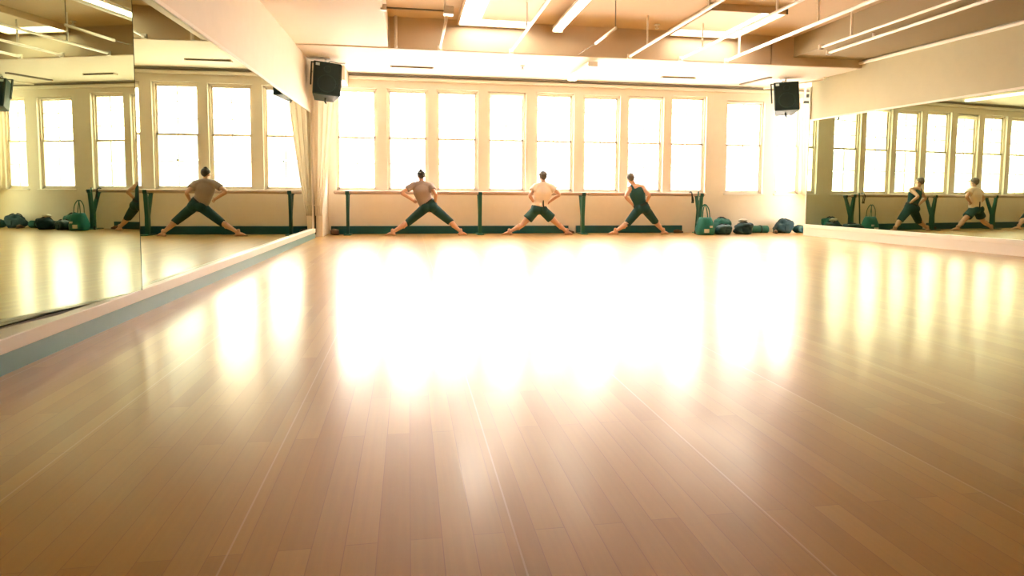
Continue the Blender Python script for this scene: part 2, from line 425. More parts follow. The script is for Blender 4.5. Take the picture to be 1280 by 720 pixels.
# ------------------------------------------------------------------ ceiling pieces
def pipe(X, ya, yb, z, r, label, drop=None, X2=None):
    t = thing('ceiling_pipe', label, 'pipe', group='white pipes under the ceiling')
    bm = NB(); cyl(bm, (X2 if X2 else X, ya, z), (X, yb, z), r); obj('tube', bm, 'pipe', t, True)
    bm = NB()
    y = ya+.6
    top = ZC if X < 7.25 else 3.50
    while y < yb:
        box(bm, (X-.012, y-.012, z), (X+.012, y+.012, top)); y += 2.2
    each('hanger', bm, 'pipe', t)
    bm = NB(); box(bm, (X-.04, yb-.03, z-.04), (X+.04, yb, z+.04)); obj('end_flange', bm, 'pipe', t)
    return t
zz = 3.375
pipe(.55, 8.95, YBEAM-.03, zz, .022, 'white ceiling pipe starting at the cross conduit near the left ceiling')
pipe(1.80, -2, YBEAM-.03, zz, .024, 'white ceiling pipe passing the right side of the left light panel')
pipe(3.98, 3, YBEAM-.03, zz, .024, 'white ceiling pipe reaching the beam left of the right light panel')
pipe(4.97, 3, YBEAM-.03, zz, .024, 'white ceiling pipe passing under the middle of the right light panel')
pipe(5.87, -1, YBEAM-.03, zz, .026, 'white ceiling pipe right of the right light panel')
pipe(7.02, 2, 9.95, 3.42, .020, 'upper one of the twin white pipes beside the right ceiling edge')
pipe(7.42, 2, 10.3, 3.42, .024, 'lower one of the twin white pipes beside the right ceiling edge')
t = thing('ceiling_pipe', 'short white pipe with a dark drop in the middle of the ceiling', 'pipe', group='white pipes under the ceiling')
bm = NB(); cyl(bm, (3.12, 9.3, zz+.02), (3.08, 10.2, zz), .024); obj('tube', bm, 'pipe', t, True)
bm = NB(); cyl(bm, (3.08, 10.2, zz), (3.02, YBEAM-.05, zz), .008); cyl(bm, (3.12, 9.32, zz), (3.12, 9.32, ZC), .008); each('drop', bm, 'vent_dark', t, True)
t = thing('ceiling_pipe', 'white pipe following the top of the right mirror wall', 'pipe', group='white pipes under the ceiling')
bm = NB(); cyl(bm, (XR(0)-.05, 0, 3.44), (XR(12)-.05, 12, 3.44), .03); cyl(bm, (XR(12)-.05, 12, 3.29), (8.0, 13.3, 3.29), .02); cyl(bm, (XR(12)-.05, 12, 3.46), (XR(12)-.05, 12, 3.28), .025); obj('tube', bm, 'pipe', t, True)
t = thing('cross_conduit', 'thin conduit crossing below the left lowered ceiling', 'conduit')
bm = NB(); cyl(bm, (-1.0, 8.80, zz), (.56, 8.80, zz), .012); obj('tube', bm, 'vent_dark', t, True)
bm = NB(); box(bm, (.49, 8.74, zz-.05), (.62, 8.88, zz+.05)); box(bm, (-.36, 8.76, zz-.04), (-.28, 8.84, zz+.04)); each('junction_box', bm, 'pipe', t)
bm = NB(); cyl(bm, (-.20, 11.02, ZS), (-.20, 11.02, ZC), .028); t = thing('riser_pipe', 'short upright white pipe at the left end of the beam face', 'pipe'); obj('tube', bm, 'pipe', t, True)

def fixture(X0, X1, Y0, Y1, side, label):
    """square ceiling fixture with a glowing strip on one side and along the far edge"""
    t = thing('ceiling_light', label, 'ceiling light', (0, 0, 0), group='square ceiling lights')
    z0 = ZC-.09
    bm = NB(); e = .03
    box(bm, (X0, Y0, z0-.02), (X0+e, Y1, ZC)); box(bm, (X1-e, Y0, z0-.02), (X1, Y1, ZC)); box(bm, (X0, Y0, z0-.02), (X1, Y0+e, ZC)); box(bm, (X0, Y1-e, z0-.02), (X1, Y1, ZC))
    obj('frame', bm, 'ceil', t)
    s = .34
    bm = NB(); sx = (X0+e, X0+e+s) if side < 0 else (X1-e-s, X1-e)
    box(bm, (sx[0], Y0+e, z0), (sx[1], Y1-e, z0+.05)); obj('side_tube_cover', bm, 'lamp', t)
    bm = NB(); ix = (sx[1], X1-e) if side < 0 else (X0+e, sx[0])
    box(bm, (ix[0], Y1-e-.28, z0), (ix[1], Y1-e, z0+.05)); obj('far_tube_cover', bm, 'lamp', t)
    bm = NB(); box(bm, (ix[0], Y0+e, z0+.01), (ix[1], Y1-e-.28, z0+.04)); obj('panel', bm, 'diffuser', t)
    return t
fixture(.84, 2.10, 9.3, 11.0, -1, 'square ceiling light with its bright strip on the left, nearer the left mirrors')
fixture(4.68, 6.0, 9.35, 10.98, 1, 'square ceiling light with its bright strip on the right side')
def strip_light(x, ya, yb, z, ztop, label, w=.09):
    t = thing('fluorescent_light', label, 'ceiling light', group='long fluorescent lights')
    bm = NB(); box(bm, (x-w, ya, z), (x+w, yb, z+.05)); obj('housing', bm, 'pipe', t, bevel=.006)
    bm = NB()
    for y in (ya+.2, yb-.2): cyl(bm, (x, y, z+.05), (x, y, ztop), .008)
    each('rod', bm, 'pipe', t)
    for dx in (-.04, .04):
        bm = NB(); cyl(bm, (x+dx, ya+.03, z-.02), (x+dx, yb-.03, z-.02), .02); obj('tube', bm, 'lamp', t, True)
    bm = NB()
    for y in (ya, yb-.03): box(bm, (x-w, y, z-.045), (x+w, y+.03, z))
    each('end_cap', bm, 'pipe', t)
strip_light(2.58, 8.7, 10.85, ZC-.14, ZC, 'long fluorescent light hung between the two square lights')
strip_light(3.35, 11.25, 12.75, ZS-.09, ZS, 'fluorescent light under the lowered ceiling near the windows')

for k, (x, y, w, lab) in enumerate(((.08, 12.62, .42, 'slim air vent slot in the lowered ceiling by the left speaker'),
                     (5.62, 12.62, .38, 'slim air vent slot in the middle right of the lowered ceiling'))):
    t = thing('ceiling_vent', lab, 'vent', (0, 0, 0), group='slim vents in the lowered ceiling')
    bm = NB(); box(bm, (x-w, y-.05, ZS-.035), (x+w, y+.05, ZS)); obj('frame', bm, 'soffit', t, bevel=.004)
    bm = NB(); box(bm, (x-w+.03, y-.055, ZS-.028), (x+w-.03, y+.03, ZS-.008)); obj('slot', bm, 'vent_dark', t)
t = thing('ceiling_vent', 'long slim vent running toward the right speaker', 'vent', group='slim vents in the lowered ceiling')
bm = NB(); plan(bm, [(7.28, 13.1), (7.36, 13.1), (7.52, 12.2), (7.44, 12.2)], ZS-.03, ZS); obj('frame', bm, 'vent_dark', t)
for x, y, z, lab in ((2.19, 12.1, ZS, 'small sprinkler head on the lowered ceiling left of centre'), (1.45, 10.6, ZC, 'small white sprinkler by the left light panel'), (4.35, 10.7, ZC, 'small white sprinkler by the right light panel')):
    t = thing('sprinkler', lab, 'sprinkler', (x, y, z))
    bm = NB(); tube(bm, [(0, 0, 0), (0, 0, -.06)], .012, n=10, sub=1, caps=False); obj('stem', bm, 'vent_dark' if z == ZS else 'pipe', t, True)
    bm = NB(); cyl(bm, (0, 0, -.06), (0, 0, -.075), .035, n=16); cyl(bm, (0, 0, 0), (0, 0, -.012), .05, n=16); obj('deflector', bm, 'pipe', t, True)

# ------------------------------------------------------------------ speakers
def speaker(loc, rot, label, ceil_z, flip=1):
    t = thing('speaker', label, 'speaker', loc, 0, 'hanging loudspeakers')
    Mx = Matrix.Rotation(rot[2], 4, 'Z') @ Matrix.Rotation(rot[0], 4, 'X') @ Matrix.Rotation(rot[1], 4, 'Y')
    w, d, h = .25, .20, .31
    bm = NB()
    pts = [(-w, -d), (w, -d), (w*.7, d), (-w*.7, d)]
    plan(bm, pts, -h, h); bm.transform(Mx); obj('cabinet', bm, 'black', t, bevel=.015)
    bm = NB(); box(bm, (-w+.02, -d-.015, -h+.02), (w-.02, -d, h-.02)); bm.transform(Mx); obj('grille', bm, 'grille', t, bevel=.006)
    bm = NB(); tube(bm, [(math.cos(a)*.16, -d-.018, -.10+math.sin(a)*.16) for a in [2*math.pi*k/24 for k in range(25)]], .008, n=8, sub=1, caps=False); bm.transform(Mx); obj('woofer_ring', bm, 'black', t, True)
    bm = NB(); tube(bm, [(math.cos(a)*.06, -d-.018, .17+math.sin(a)*.06) for a in [2*math.pi*k/20 for k in range(21)]], .006, n=8, sub=1, caps=False); bm.transform(Mx); obj('tweeter_ring', bm, 'black', t, True)
    bm = NB(); box(bm, (-w+.04, -d-.019, h-.09), (-w+.11, -d-.015, h-.04)); bm.transform(Mx); obj('badge', bm, 'sticker', t)
    # yoke, top plate and drop rod
    bm = NB()
    up = ceil_z-loc[2]
    box(bm, (-w-.03, -.02, -.08), (-w-.005, .02, h+.03)); box(bm, (w+.005, -.02, -.08), (w+.03, .02, h+.03)); box(bm, (-w-.03, -.02, h+.03), (w+.03, .02, h+.045))
    bm.transform(Mx); obj('yoke', bm, 'dark', t)
    bm = NB(); cyl(bm, (0, 0, h+.02), (0, 0, up), .02); box(bm, (-.08, -.08, up-.015), (.08, .08, up)); obj('drop_rod', bm, 'trim', t)
    bm = NB(); tube(bm, [(0, 0, -h+.02), (.0, 0, -h-.06), (.02, .02, -h-.09)], [.022, .018, .012], n=10); bm.transform(Mx); obj('bottom_knob', bm, 'dark', t, True)
    bm = NB(); tube(bm, [(0, .12, h-.02), (.05*flip, .2, h+.10), (.20*flip, .25, h+.09), (.32*flip, .3, up-.02)], .008, n=8); obj('cable', bm, 'dark', t, True)
    return t
speaker((-1.50, 12.14, 2.91), (R(-10), R(4), R(14)), 'dark speaker hanging beside the corner column, left of the windows', ZS, 1)
speaker((7.93, 12.35, 2.915), (R(-12), R(-2), R(-24)), 'dark speaker hanging in the right window corner', ZS, 1)
t = thing('wall_bracket', 'pale steel bracket box fixed beside the right speaker', 'bracket')
bm = NB(); box(bm, (8.62, 12.75, 2.95), (8.86, 13.0, 3.03)); box(bm, (8.72, 12.84, 3.03), (8.76, 12.88, ZS)); obj('plate', bm, 'trim', t, bevel=.005)
bm = NB(); box(bm, (8.64, 12.70, 2.90), (8.84, 12.76, 2.95)); box(bm, (8.70, 12.71, 3.03), (8.80, 12.75, 3.10)); obj('clamp', bm, 'dark', t)

# ------------------------------------------------------------------ barre
YBR = 13.10
def barre(x0, x1, posts, label, yb=YBR):
    t = thing('ballet_barre', label, 'ballet barre', group='ballet barres along the windows')
    bm = NB(); tube(bm, [(x0, yb, .875), (x1, yb, .875)], .036, n=16, sub=1); obj('front_rail', bm, 'rail_wood', t, True)
    bm = NB(); tube(bm, [(x0+.05, yb+.24, .86), (x1-.05, yb+.24, .86)], .028, n=14, sub=1); obj('rear_rail', bm, 'rail_wood', t, True)
    for k, x in enumerate(posts):
        hh = .028 if k != len(posts)-1 else .036
        bm = NB()
        # wide lower web, forking to the two rails
        prof = [(.0, .0), (.12, .0), (.115, .38), (.265, .82), (.22, .82), (.085, .50), (.025, .82), (-.025, .82), (.015, .38)]
        lo = [bm.verts.new((x-hh, yb+a, z)) for a, z in prof]; hi = [bm.verts.new((x+hh, yb+a, z)) for a, z in prof]
        bm.faces.new(lo); bm.faces.new(hi)
        for i in range(len(prof)):
            j = (i+1) % len(prof); bm.faces.new([lo[i], lo[j], hi[j], hi[i]])
        obj('post', bm, 'green_metal' if k == len(posts)-1 else 'teal_metal', t, bevel=.005)
        bm = NB(); box(bm, (x-.07, yb-.14, 0), (x+.07, yb+.28, .022)); obj('foot_plate', bm, 'green_metal', t, bevel=.006)
        bm = NB(); box(bm, (x-.04, yb-.045, .82), (x+.04, yb+.045, .90)); box(bm, (x-.04, yb+.20, .815), (x+.04, yb+.28, .88)); each('rail_clamp', bm, 'teal_metal', t, bevel=.01)
    return t
barre(-1.47, 1.53, [-1.23, 1.49], 'left length of barre from the corner column, behind the dancer in grey')
barre(1.55, 3.80, [3.74], 'middle length of barre behind the dancer in shorts')
barre(3.86, 6.52, [6.46], 'right length of barre ending by the teal tote bag')

# ------------------------------------------------------------------ people
def sphere_tube(bm, c, r, rot=None): blob(bm, c, r, rot, n=(24, 16))
def remesh(o, vox, smooth=3):
    m = o.modifiers.new('remesh', 'REMESH'); m.mode = 'VOXEL'; m.voxel_size = vox; m.use_smooth_shade = True
    s = o.modifiers.new('smooth', 'SMOOTH'); s.factor = .5; s.iterations = smooth
    dg = bpy.context.evaluated_depsgraph_get(); me = bpy.data.meshes.new_from_object(o.evaluated_get(dg))
    o.modifiers.clear(); old = o.data; o.data = me; me.name = o.name
    for p in me.polygons: p.use_smooth = True
    bpy.data.meshes.remove(old)
def hand(bm, w, d, n, side, s=1.):
    """w wrist, d direction of the palm, n direction fingers curl to, side: thumb side vector"""
    w, d, n, side = [Vector(v) for v in (w, d, n, side)]
    d.normalize(); n.normalize(); side = (side-d*side.dot(d)).normalized()
    k = w+d*.085*s
    tube(bm, [w-d*.02, w+d*.03*s, w+d*.06*s, k], [(.026, .022), (.034, .016), (.040, .014), (.038, .012)], n=12, sub=2, ref=n)
    for i, (L, r) in enumerate(((.068, .0088), (.078, .0092), (.072, .0088), (.056, .0078))):
        b = k+side*(.030-.020*i)*s-d*.01
        m1 = b+(d*.9+n*.25).normalized()*L*.5*s; m2 = m1+(d*.55+n*.8).normalized()*L*.3*s; m3 = m2+(d*.2+n).normalized()*L*.22*s
        tube(bm, [b, m1, m2, m3], [r, r*.95, r*.9, r*.75], n=8, sub=2, ref=side)
    b = w+d*.025*s+side*.025*s
    tube(bm, [b, b+side*.028*s+d*.02*s, b+side*.045*s+d*.045*s+n*.01, b+side*.045*s+d*.068*s+n*.02], [.012, .0115, .010, .008], n=8, sub=2, ref=n)
def foot(bm, ank, dirv):
    a = Vector(ank); d = Vector(dirv); d.z = 0; d.normalize()
    heel = a-d*.05; heel.z = .032; ball = a+d*.12; ball.z = .024
    sd = Vector((-d.y, d.x, 0))
    tube(bm, [(a.x, a.y, a.z+.05), (a.x, a.y, a.z), (a.x-d.x*.01, a.y-d.y*.01, .045)], [(.032, .036), (.034, .04), (.035, .04)], n=12, sub=2)
    tube(bm, [heel, a+d*.04+Vector((0, 0, .05-a.z)), ball], [(.032, .030), (.036, .034), (.044, .020)], n=12, sub=3, ref=Vector((0, 0, 1)))
    for i, L in enumerate((.052, .046, .042, .036, .028)):
        r = .0125 if i == 0 else .0085
        b = ball+sd*(.032-.016*i)-d*.01; e = b+d*L*1.0; b.z = .016; e.z = .011
        tube(bm, [b, (b+e)/2+Vector((0, 0, .003)), e], [r, r, r*.85], n=8, sub=2, ref=Vector((0, 0, 1)))
def person(loc, J, cloth, label, hair, cap=False):
    """J: joints in metres, x along the window wall, y towards the windows, z up"""
    V = {k: Vector(v) for k, v in J.items()}
    V['head'] = V['head']-Vector((0, 0, .025)); t = thing('person', label, 'person', loc, 0)
    bm = NB()
    # trunk: pelvis, waist, chest, shoulders, neck
    pel, wai, che, nek, hd = V['pelvis'], V['waist'], V['chest'], V['neck'], V['head']
    tube(bm, [pel+Vector((0, 0, -.06)), pel, (pel+wai)/2, wai, (wai+che)/2, che, (che*.35+nek*.65), nek],
         [(.12, .09), (.155, .115), (.148, .11), (.125, .095), (.145, .105), (.165, .115), (.12, .085), (.056, .056)], n=20, sub=3)
    tube(bm, [V['shL'], (V['shL']+V['shR'])/2+Vector((0, .0, .03)), V['shR']], [(.05, .055), (.07, .075), (.05, .055)], n=14, sub=3)
    tube(bm, [nek-Vector((0, 0, .03)), nek, nek*.5+hd*.5, hd], [(.058, .058), (.052, .055), (.050, .054), (.05, .054)], n=14, sub=2)
    # glutes
    for s in (-1, 1): blob(bm, pel+Vector((.065*s, -.05, -.02)), (.095, .095, .10))
    for s in 'LR':
        hp, kn, an = V['hip'+s], V['knee'+s], V['ank'+s]
        tube(bm, [hp, hp*.6+kn*.4, hp*.15+kn*.85, kn, kn*.72+an*.28, kn*.4+an*.6, an],
             [(.088, .092), (.078, .084), (.058, .062), (.053, .057), (.056, .062), (.043, .047), (.031, .035)], n=16, sub=3)
        blob(bm, kn*.72+an*.28+Vector((0, -.022, 0)), (.036, .036, .075), n=(12, 10))
        foot(bm, an, V['toe'+s]-an)
        sh, el, wr = V['sh'+s], V['el'+s], V['wr'+s]
        blob(bm, sh, (.058, .06, .062))
        tube(bm, [sh, sh*.6+el*.4, el, el*.65+wr*.35, wr], [(.050, .052), (.043, .046), (.034, .036), (.036, .036), (.024, .022)], n=14, sub=3)
        sx = 1 if s == 'R' else -1
        inward = Vector((-sx*.35, .85, -.25))
        hand(bm, wr, inward, Vector((-sx, .1, -.1)), Vector((0, -.25, 1)), .9)
    # head
    tilt = Matrix.Rotation(J.get('tilt', (0, 0, 0))[0], 3, 'Y') @ Matrix.Rotation(J.get('tilt', (0, 0, 0))[1], 3, 'Z')
    def h(x, y, z): return hd+tilt @ Vector((x, y, z))
    rr = tilt
    blob(bm, h(0, -.01, .02), (.071, .090, .088), rr, n=(24, 18))
    blob(bm, h(0, .03, -.045), (.052, .058, .058), rr)            # jaw
    blob(bm, h(0, .078, -.088), (.022, .016, .016), rr, n=(12, 8))   # chin
    tube(bm, [h(0, .078, .03), h(0, .098, -.005), h(0, .108, -.02), h(0, .088, -.030)], [.010, .012, .014, .010], n=8, sub=2)  # nose
    blob(bm, h(0, .090, -.052), (.024, .010, .006), rr, n=(12, 8)); blob(bm, h(0, .089, -.062), (.021, .010, .007), rr, n=(12, 8))  # lips
    for s in (-1, 1):
        blob(bm, h(.030*s, .076, .030), (.024, .012, .008), rr, n=(12, 8))   # brow
        blob(bm, h(.072*s, -.01, -.005), (.010, .018, .030), rr, n=(12, 10))  # ear
        blob(bm, h(.038*s, .058, -.018), (.022, .02, .018), rr, n=(12, 8))
    body = obj('body', bm, 'skin', t); remesh(body, .0075, 3)
    for s in (-1, 1):
        bm = NB(); blob(bm, h(.029*s, .072, .012), (.0125, .0125, .0125), rr, n=(12, 10)); obj('eye', bm, 'eye', body, True)
    # hair: cap of the skull, back and sides
    bm = NB()
    hc = Vector((0, -.020, .032)); rings = []
    for i in range(1, 15):
        th = math.pi*i/15
        row = []
        for k in range(28):
            ph = 2*math.pi*k/28; v = Vector((math.sin(th)*math.cos(ph)*.082, math.sin(th)*math.sin(ph)*.098, math.cos(th)*.094))
            front = max(0, math.sin(ph)); lim = .012+.05*front - .075*max(0, -math.sin(ph))
            v.z = max(v.z, lim-.03); v *= 1+.05*noise.noise(v*60)
            row.append(hd+tilt @ (hc+v))
        rings.append(row)
    ring_tube(bm, rings)
    if hair == 'hair_dark': blob(bm, h(-.01, -.045, .118), (.034, .036, .022), rr, n=(12, 8), nz=.2, nscale=40)
    obj('hair', bm, hair, t, True)
    if cap:
        bm = NB(); rings = []
        for i in range(1, 10):
            th = math.pi/2*i/9
            rings.append([hd+tilt @ (Vector((0, -.015, .045))+Vector((math.sin(th)*math.cos(p)*.090, math.sin(th)*math.sin(p)*.106, math.cos(th)*.088))) for p in [2*math.pi*k/28 for k in range(28)]])
        ring_tube(bm, rings); c = obj('cap', bm, 'cap', t, True)
        bm = NB(); top = []
        N = 14
        a = [bm.verts.new(h(.080*math.cos(math.pi*k/N), .075+.0*k, .048)) for k in range(N+1)]
        b = [bm.verts.new(h(.080*math.cos(math.pi*k/N), .080+.085*math.sin(math.pi*k/N), .035)) for k in range(N+1)]
        for k in range(N):
            try: bm.faces.new([a[k], a[k+1], b[k+1], b[k]])
            except Exception: pass
        o = obj('brim', bm, 'cap', c, True); s = o.modifiers.new('s', 'SOLIDIFY'); s.thickness = .006
    # clothes
    g = .014
    if cloth['top'][0] in ('tee', 'loose_tee'):
        loose = .022 if cloth['top'][0] == 'loose_tee' else .012
        bm = NB(); L = loose
        hem = pel*.45+wai*.55 if cloth['top'][0] == 'tee' else pel*.7+wai*.3
        tube(bm, [hem, (hem+wai)/2, wai, (wai+che)/2, che, (che*.35+nek*.65), nek-Vector((0, 0, .015))],
             [(.155+L, .125+L), (.145+L, .118+L), (.137+L, .110+L), (.155+L, .118+L), (.175+L, .125+L), (.128+L*.5, .094+L*.5), (.066, .066)], n=22, sub=3, caps=False)
        tube(bm, [V['shL'], (V['shL']+V['shR'])/2+Vector((0, 0, .03)), V['shR']], [(.066, .07), (.083, .088), (.066, .07)], n=14, sub=3)
        for s in 'LR':
            sh, el = V['sh'+s], V['el'+s]; f = cloth.get('sleeve', .6)
            blob(bm, sh, (.070, .070, .074)); tube(bm, [sh, sh*(1-f*.5)+el*f*.5, sh*(1-f)+el*f], [(.064+L*.5, .066+L*.5), (.060+L, .062+L), (.058+L*1.3, .060+L*1.3)], n=14, sub=3, caps=False)
        o = obj('shirt', bm, cloth['top'][1], t); remesh(o, .012, 4)
    else:
        bm = NB()
        tube(bm, [pel*.6+wai*.4, wai, (wai+che)/2, che, (che*.42+nek*.58)], [(.150, .122), (.138, .108), (.158, .118), (.172, .127), (.125, .098)], n=22, sub=3, caps=False)
        for s in (-1, 1):
            b = che*.42+nek*.58
            tube(bm, [che+Vector((s*.09, .09, .03)), b+Vector((s*.085, .03, .05)), b+Vector((s*.085, -.04, .045)), che+Vector((s*.09, -.09, .03))], [(.03, .02)]*4, n=10, sub=3)
        o = obj('vest', bm, cloth['top'][1], t); remesh(o, .011, 3)
    bm = NB(); f = cloth['leg']
    tube(bm, [pel*.35+wai*.65, pel*.7+wai*.3, pel, pel-Vector((0, 0, .075))], [(.142, .115), (.160, .128), (.172, .135), (.12, .10)], n=22, sub=3, caps=False)
    for s in (-1, 1): blob(bm, pel+Vector((.065*s, -.052, -.02)), (.110, .108, .112))
    for s in 'LR':
        hp, kn, an = V['hip'+s], V['knee'+s], V['ank'+s]
        if f <= 1:
            e = hp*(1-f)+kn*f
            tube(bm, [hp, (hp+e)/2, e], [(.104, .108), (.106, .108), (.112, .112)], n=16, sub=3, caps=False)
        else:
            e = kn*(2-f)+an*(f-1)
            tube(bm, [hp, (hp+kn)/2, kn, e], [(.104, .108), (.092, .096), (.078, .082), (.076, .08)], n=16, sub=3, caps=False)
    nm = 'shorts' if f < .9 else 'trousers'
    o = obj(nm, bm, cloth['legmat'], t); remesh(o, .012, 4)
    bm = NB(); b = pel*.45+wai*.55; up = (wai-pel).normalized()
    tube(bm, [b-up*.022, b+up*.022], [(.164, .136), (.158, .130)], n=24, sub=1, caps=False, ref=Vector((0, 1, 0)))
    obj('waistband', bm, 'strap', o, True)
    if cloth.get('tie'):
        bm = NB(); q = b+Vector((.045, -.14, 0)); tube(bm, [q+Vector((0, 0, .09)), q, q+Vector((.012, -.01, -.07)), q+Vector((.0, .0, -.13))], [.012, .014, .010, .008], n=8); obj('tie_cord', bm, 'strap', o, True)
    return t
def PX(cx, base, sc=61.2):
    def f(x, y, d=0.): return ((x-cx)/sc, d, (base-y)/sc)
    return f
# joints were measured off the dancers' silhouettes in metres
f = PX(533, 295)
J1 = dict(pelvis=f(537, 258), waist=f(531, 250), chest=f(528.5, 239), neck=f(527.8, 228.5, .01), head=f(527.3, 219.5, .02), tilt=(R(-2), R(8), 0),
          shL=f(517.5, 232.5), shR=f(539, 233), elL=f(503.5, 241.5, -.06), elR=f(544.5, 243, -.20), wrL=f(518, 251.5, -.02), wrR=f(544.5, 253, -.03),
          hipL=f(532.5, 260), hipR=f(542, 260), kneeL=f(511.5, 278, .02), kneeR=f(562.5, 277, .02), ankL=f(492, 290.4, 0), ankR=f(576.5, 290.4, 0), toeL=f(485, 294, .06), toeR=f(583, 294, .06))
person((.346, 12.78, 0), J1, dict(top=('tee', 'shirt_grey'), sleeve=.55, leg=1.12, legmat='pants'), 'dancer in a grey tee and dark trousers lunging sideways, left of the other two', 'hair_dark')
f = PX(683, 294)
J2 = dict(pelvis=f(677, 260), waist=f(679, 251), chest=f(681.5, 239), neck=f(682.7, 227.5, .01), head=f(681.8, 218.3, .02), tilt=(R(0), R(4), 0),
          shL=f(672.5, 232), shR=f(692, 232), elL=f(664.3, 243.5, -.05), elR=f(703, 241.5, -.05), wrL=f(671, 253, -.02), wrR=f(690, 251.5, -.02),
          hipL=f(672.5, 262), hipR=f(682, 262), kneeL=f(656, 280.5, .02), kneeR=f(701, 279, .02), ankL=f(638.5, 289.6, 0), ankR=f(714.5, 289.6, 0), toeL=f(631, 293, .07), toeR=f(722, 293, .06))
person((2.79, 12.80, 0), J2, dict(top=('loose_tee', 'shirt_white'), sleeve=.5, leg=.62, legmat='shorts', tie=True), 'dancer in a white tee and dark shorts lunging sideways, in the middle', 'hair_grey', cap=True)
f = PX(812, 291.5, 60.)
J3 = dict(pelvis=f(810, 257), waist=f(807, 249), chest=f(803.5, 238), neck=f(798.5, 227, .01), head=f(794.5, 217.8, .02), tilt=(R(-6), R(-4), 0),
          shL=f(793.5, 232), shR=f(811, 230.5), elL=f(787, 242.5, -.06), elR=f(815, 240, -.22), wrL=f(797.5, 253, -.02), wrR=f(815.5, 250, -.03),
          hipL=f(806, 259), hipR=f(815.5, 259), kneeL=f(792, 276.5, .02), kneeR=f(829, 274.5, .02), ankL=f(775, 287, 0), ankR=f(840.5, 287, 0), toeL=f(768, 291, .06), toeR=f(848, 291, .05))
person((4.98, 12.80, 0), J3, dict(top=('vest', 'vest'), leg=1.05, legmat='pants'), 'dancer in a dark sleeveless vest leaning left in a side lunge, right of the others', 'hair_grey')

# ------------------------------------------------------------------ bags and small things on the floor by the wall
def duffel(x, y, L, r, hgt, m, label, rz=0., strap=True, end='strap'):
    t = thing('duffel_bag', label, 'bag', (x, y, 0), rz, 'bags along the window wall')
    bm = NB(); blob(bm, (0, 0, hgt*.5), (L/2, r, hgt*.56), n=(40, 24), power=.72, nz=.30, nscale=6, flat=-hgt*.5); obj('body', bm, m, t, True)
    if strap:
        for s in (-1, 1):
            bm = NB(); tube(bm, [(-L*.2, s*r*.75, hgt*.7), (-L*.15, s*r*.5, hgt*1.02), (0, s*r*.3, hgt*1.14), (L*.15, s*r*.5, hgt*1.02), (L*.2, s*r*.75, hgt*.7)], [(.014, .006)]*5, n=8, sub=4); obj('handle', bm, end, t, True)
    bm = NB(); tube(bm, [(-L*.36, 0, hgt*.93), (0, 0, hgt*1.07), (L*.36, 0, hgt*.93)], .007, n=8, sub=4); obj('zip', bm, 'strap', t, True)
    bm = NB(); box(bm, (-L*.16, -r*1.03, hgt*.2), (L*.16, -r*.9, hgt*.62)); obj('pocket', bm, m, t, bevel=.02)
    return t
# tall teal tote
t = thing('tote_bag', 'bright teal tote bag standing under the right end of the barre', 'bag', (6.37, 12.70, 0), 0, 'bags along the window wall')
bm = NB()
rings = []
for z, w, d in ((0, .17, .11), (.02, .19, .13), (.12, .20, .14), (.24, .175, .12), (.33, .145, .09), (.38, .13, .06)):
    rings.append([Vector((math.copysign(abs(math.cos(a))**.6, math.cos(a))*w*(1+.08*noise.noise(Vector((a, z*9, 0)))), math.copysign(abs(math.sin(a))**.6, math.sin(a))*d, z)) for a in [2*math.pi*k/28 for k in range(28)]])
ring_tube(bm, rings); obj('body', bm, 'bag_teal', t, True)
for s, y in ((-1, -.05), (1, .05)):
    bm = NB(); tube(bm, [(-.09, y, .36), (-.08, y, .55), (-.02, y*.4, .66), (.05, y, .55), (.08, y, .36)], [(.012, .005)]*5, n=8, sub=4); obj('handle', bm, 'bag_teal', t, True)
bm = NB(); box(bm, (-.09, -.155, .05), (.02, -.13, .13)); box(bm, (.04, -.15, .16), (.10, -.125, .2)); each('print_patch', bm, 'light_cloth', t)
duffel(6.84, 12.78, .42, .14, .20, 'bag_dark', 'dark soft bag slumped right against the teal tote', .3)
duffel(7.02, 13.22, .46, .12, .315, 'bag_teal', 'rounded teal green bag behind the slumped dark bags')
duffel(7.36, 12.84, .40, .14, .24, 'bag_navy', 'dark blue green bag left of the rolled mat', -.2)
t = thing('folded_towel', 'pale grey cloth lying on the dark bags by the tote', 'towel', (7.35, 12.84, .275))
bm = NB(); blob(bm, (0, 0, .03), (.10, .06, .035), n=(24, 12), power=.8, nz=.3, nscale=14); obj('cloth', bm, 'light_cloth', t, True)
t = thing('rolled_mat', 'green exercise mat rolled up between two heaps of bags', 'mat', (7.80, 13.22, 0))
bm = NB(); cyl(bm, (-.34, 0, .085), (.36, 0, .085), .085, n=28); obj('roll', bm, 'mat_green', t, True)
bm = NB()
sp = [(.366, .075*(1-k/44)*math.cos(k*.55), .085+.075*(1-k/44)*math.sin(k*.55)) for k in range(40)]
tube(bm, sp, .005, n=6, sub=1, caps=False); obj('spiral_end', bm, 'bag_teal', t, True)
for x in (-.18, .18):
    bm = NB(); tube(bm, [(x, .089*math.cos(a), .089+.089*math.sin(a)) for a in [2*math.pi*k/24 for k in range(25)]], [(.004, .014)]*25, n=8, sub=1, caps=False, ref=Vector((1, 0, 0))); obj('band', bm, 'strap', t, True)
t = thing('shoe', 'small brown shoe lying at the right end of the rolled mat', 'shoe', (8.24, 13.02, 0), 1.2, 'shoes by the wall')
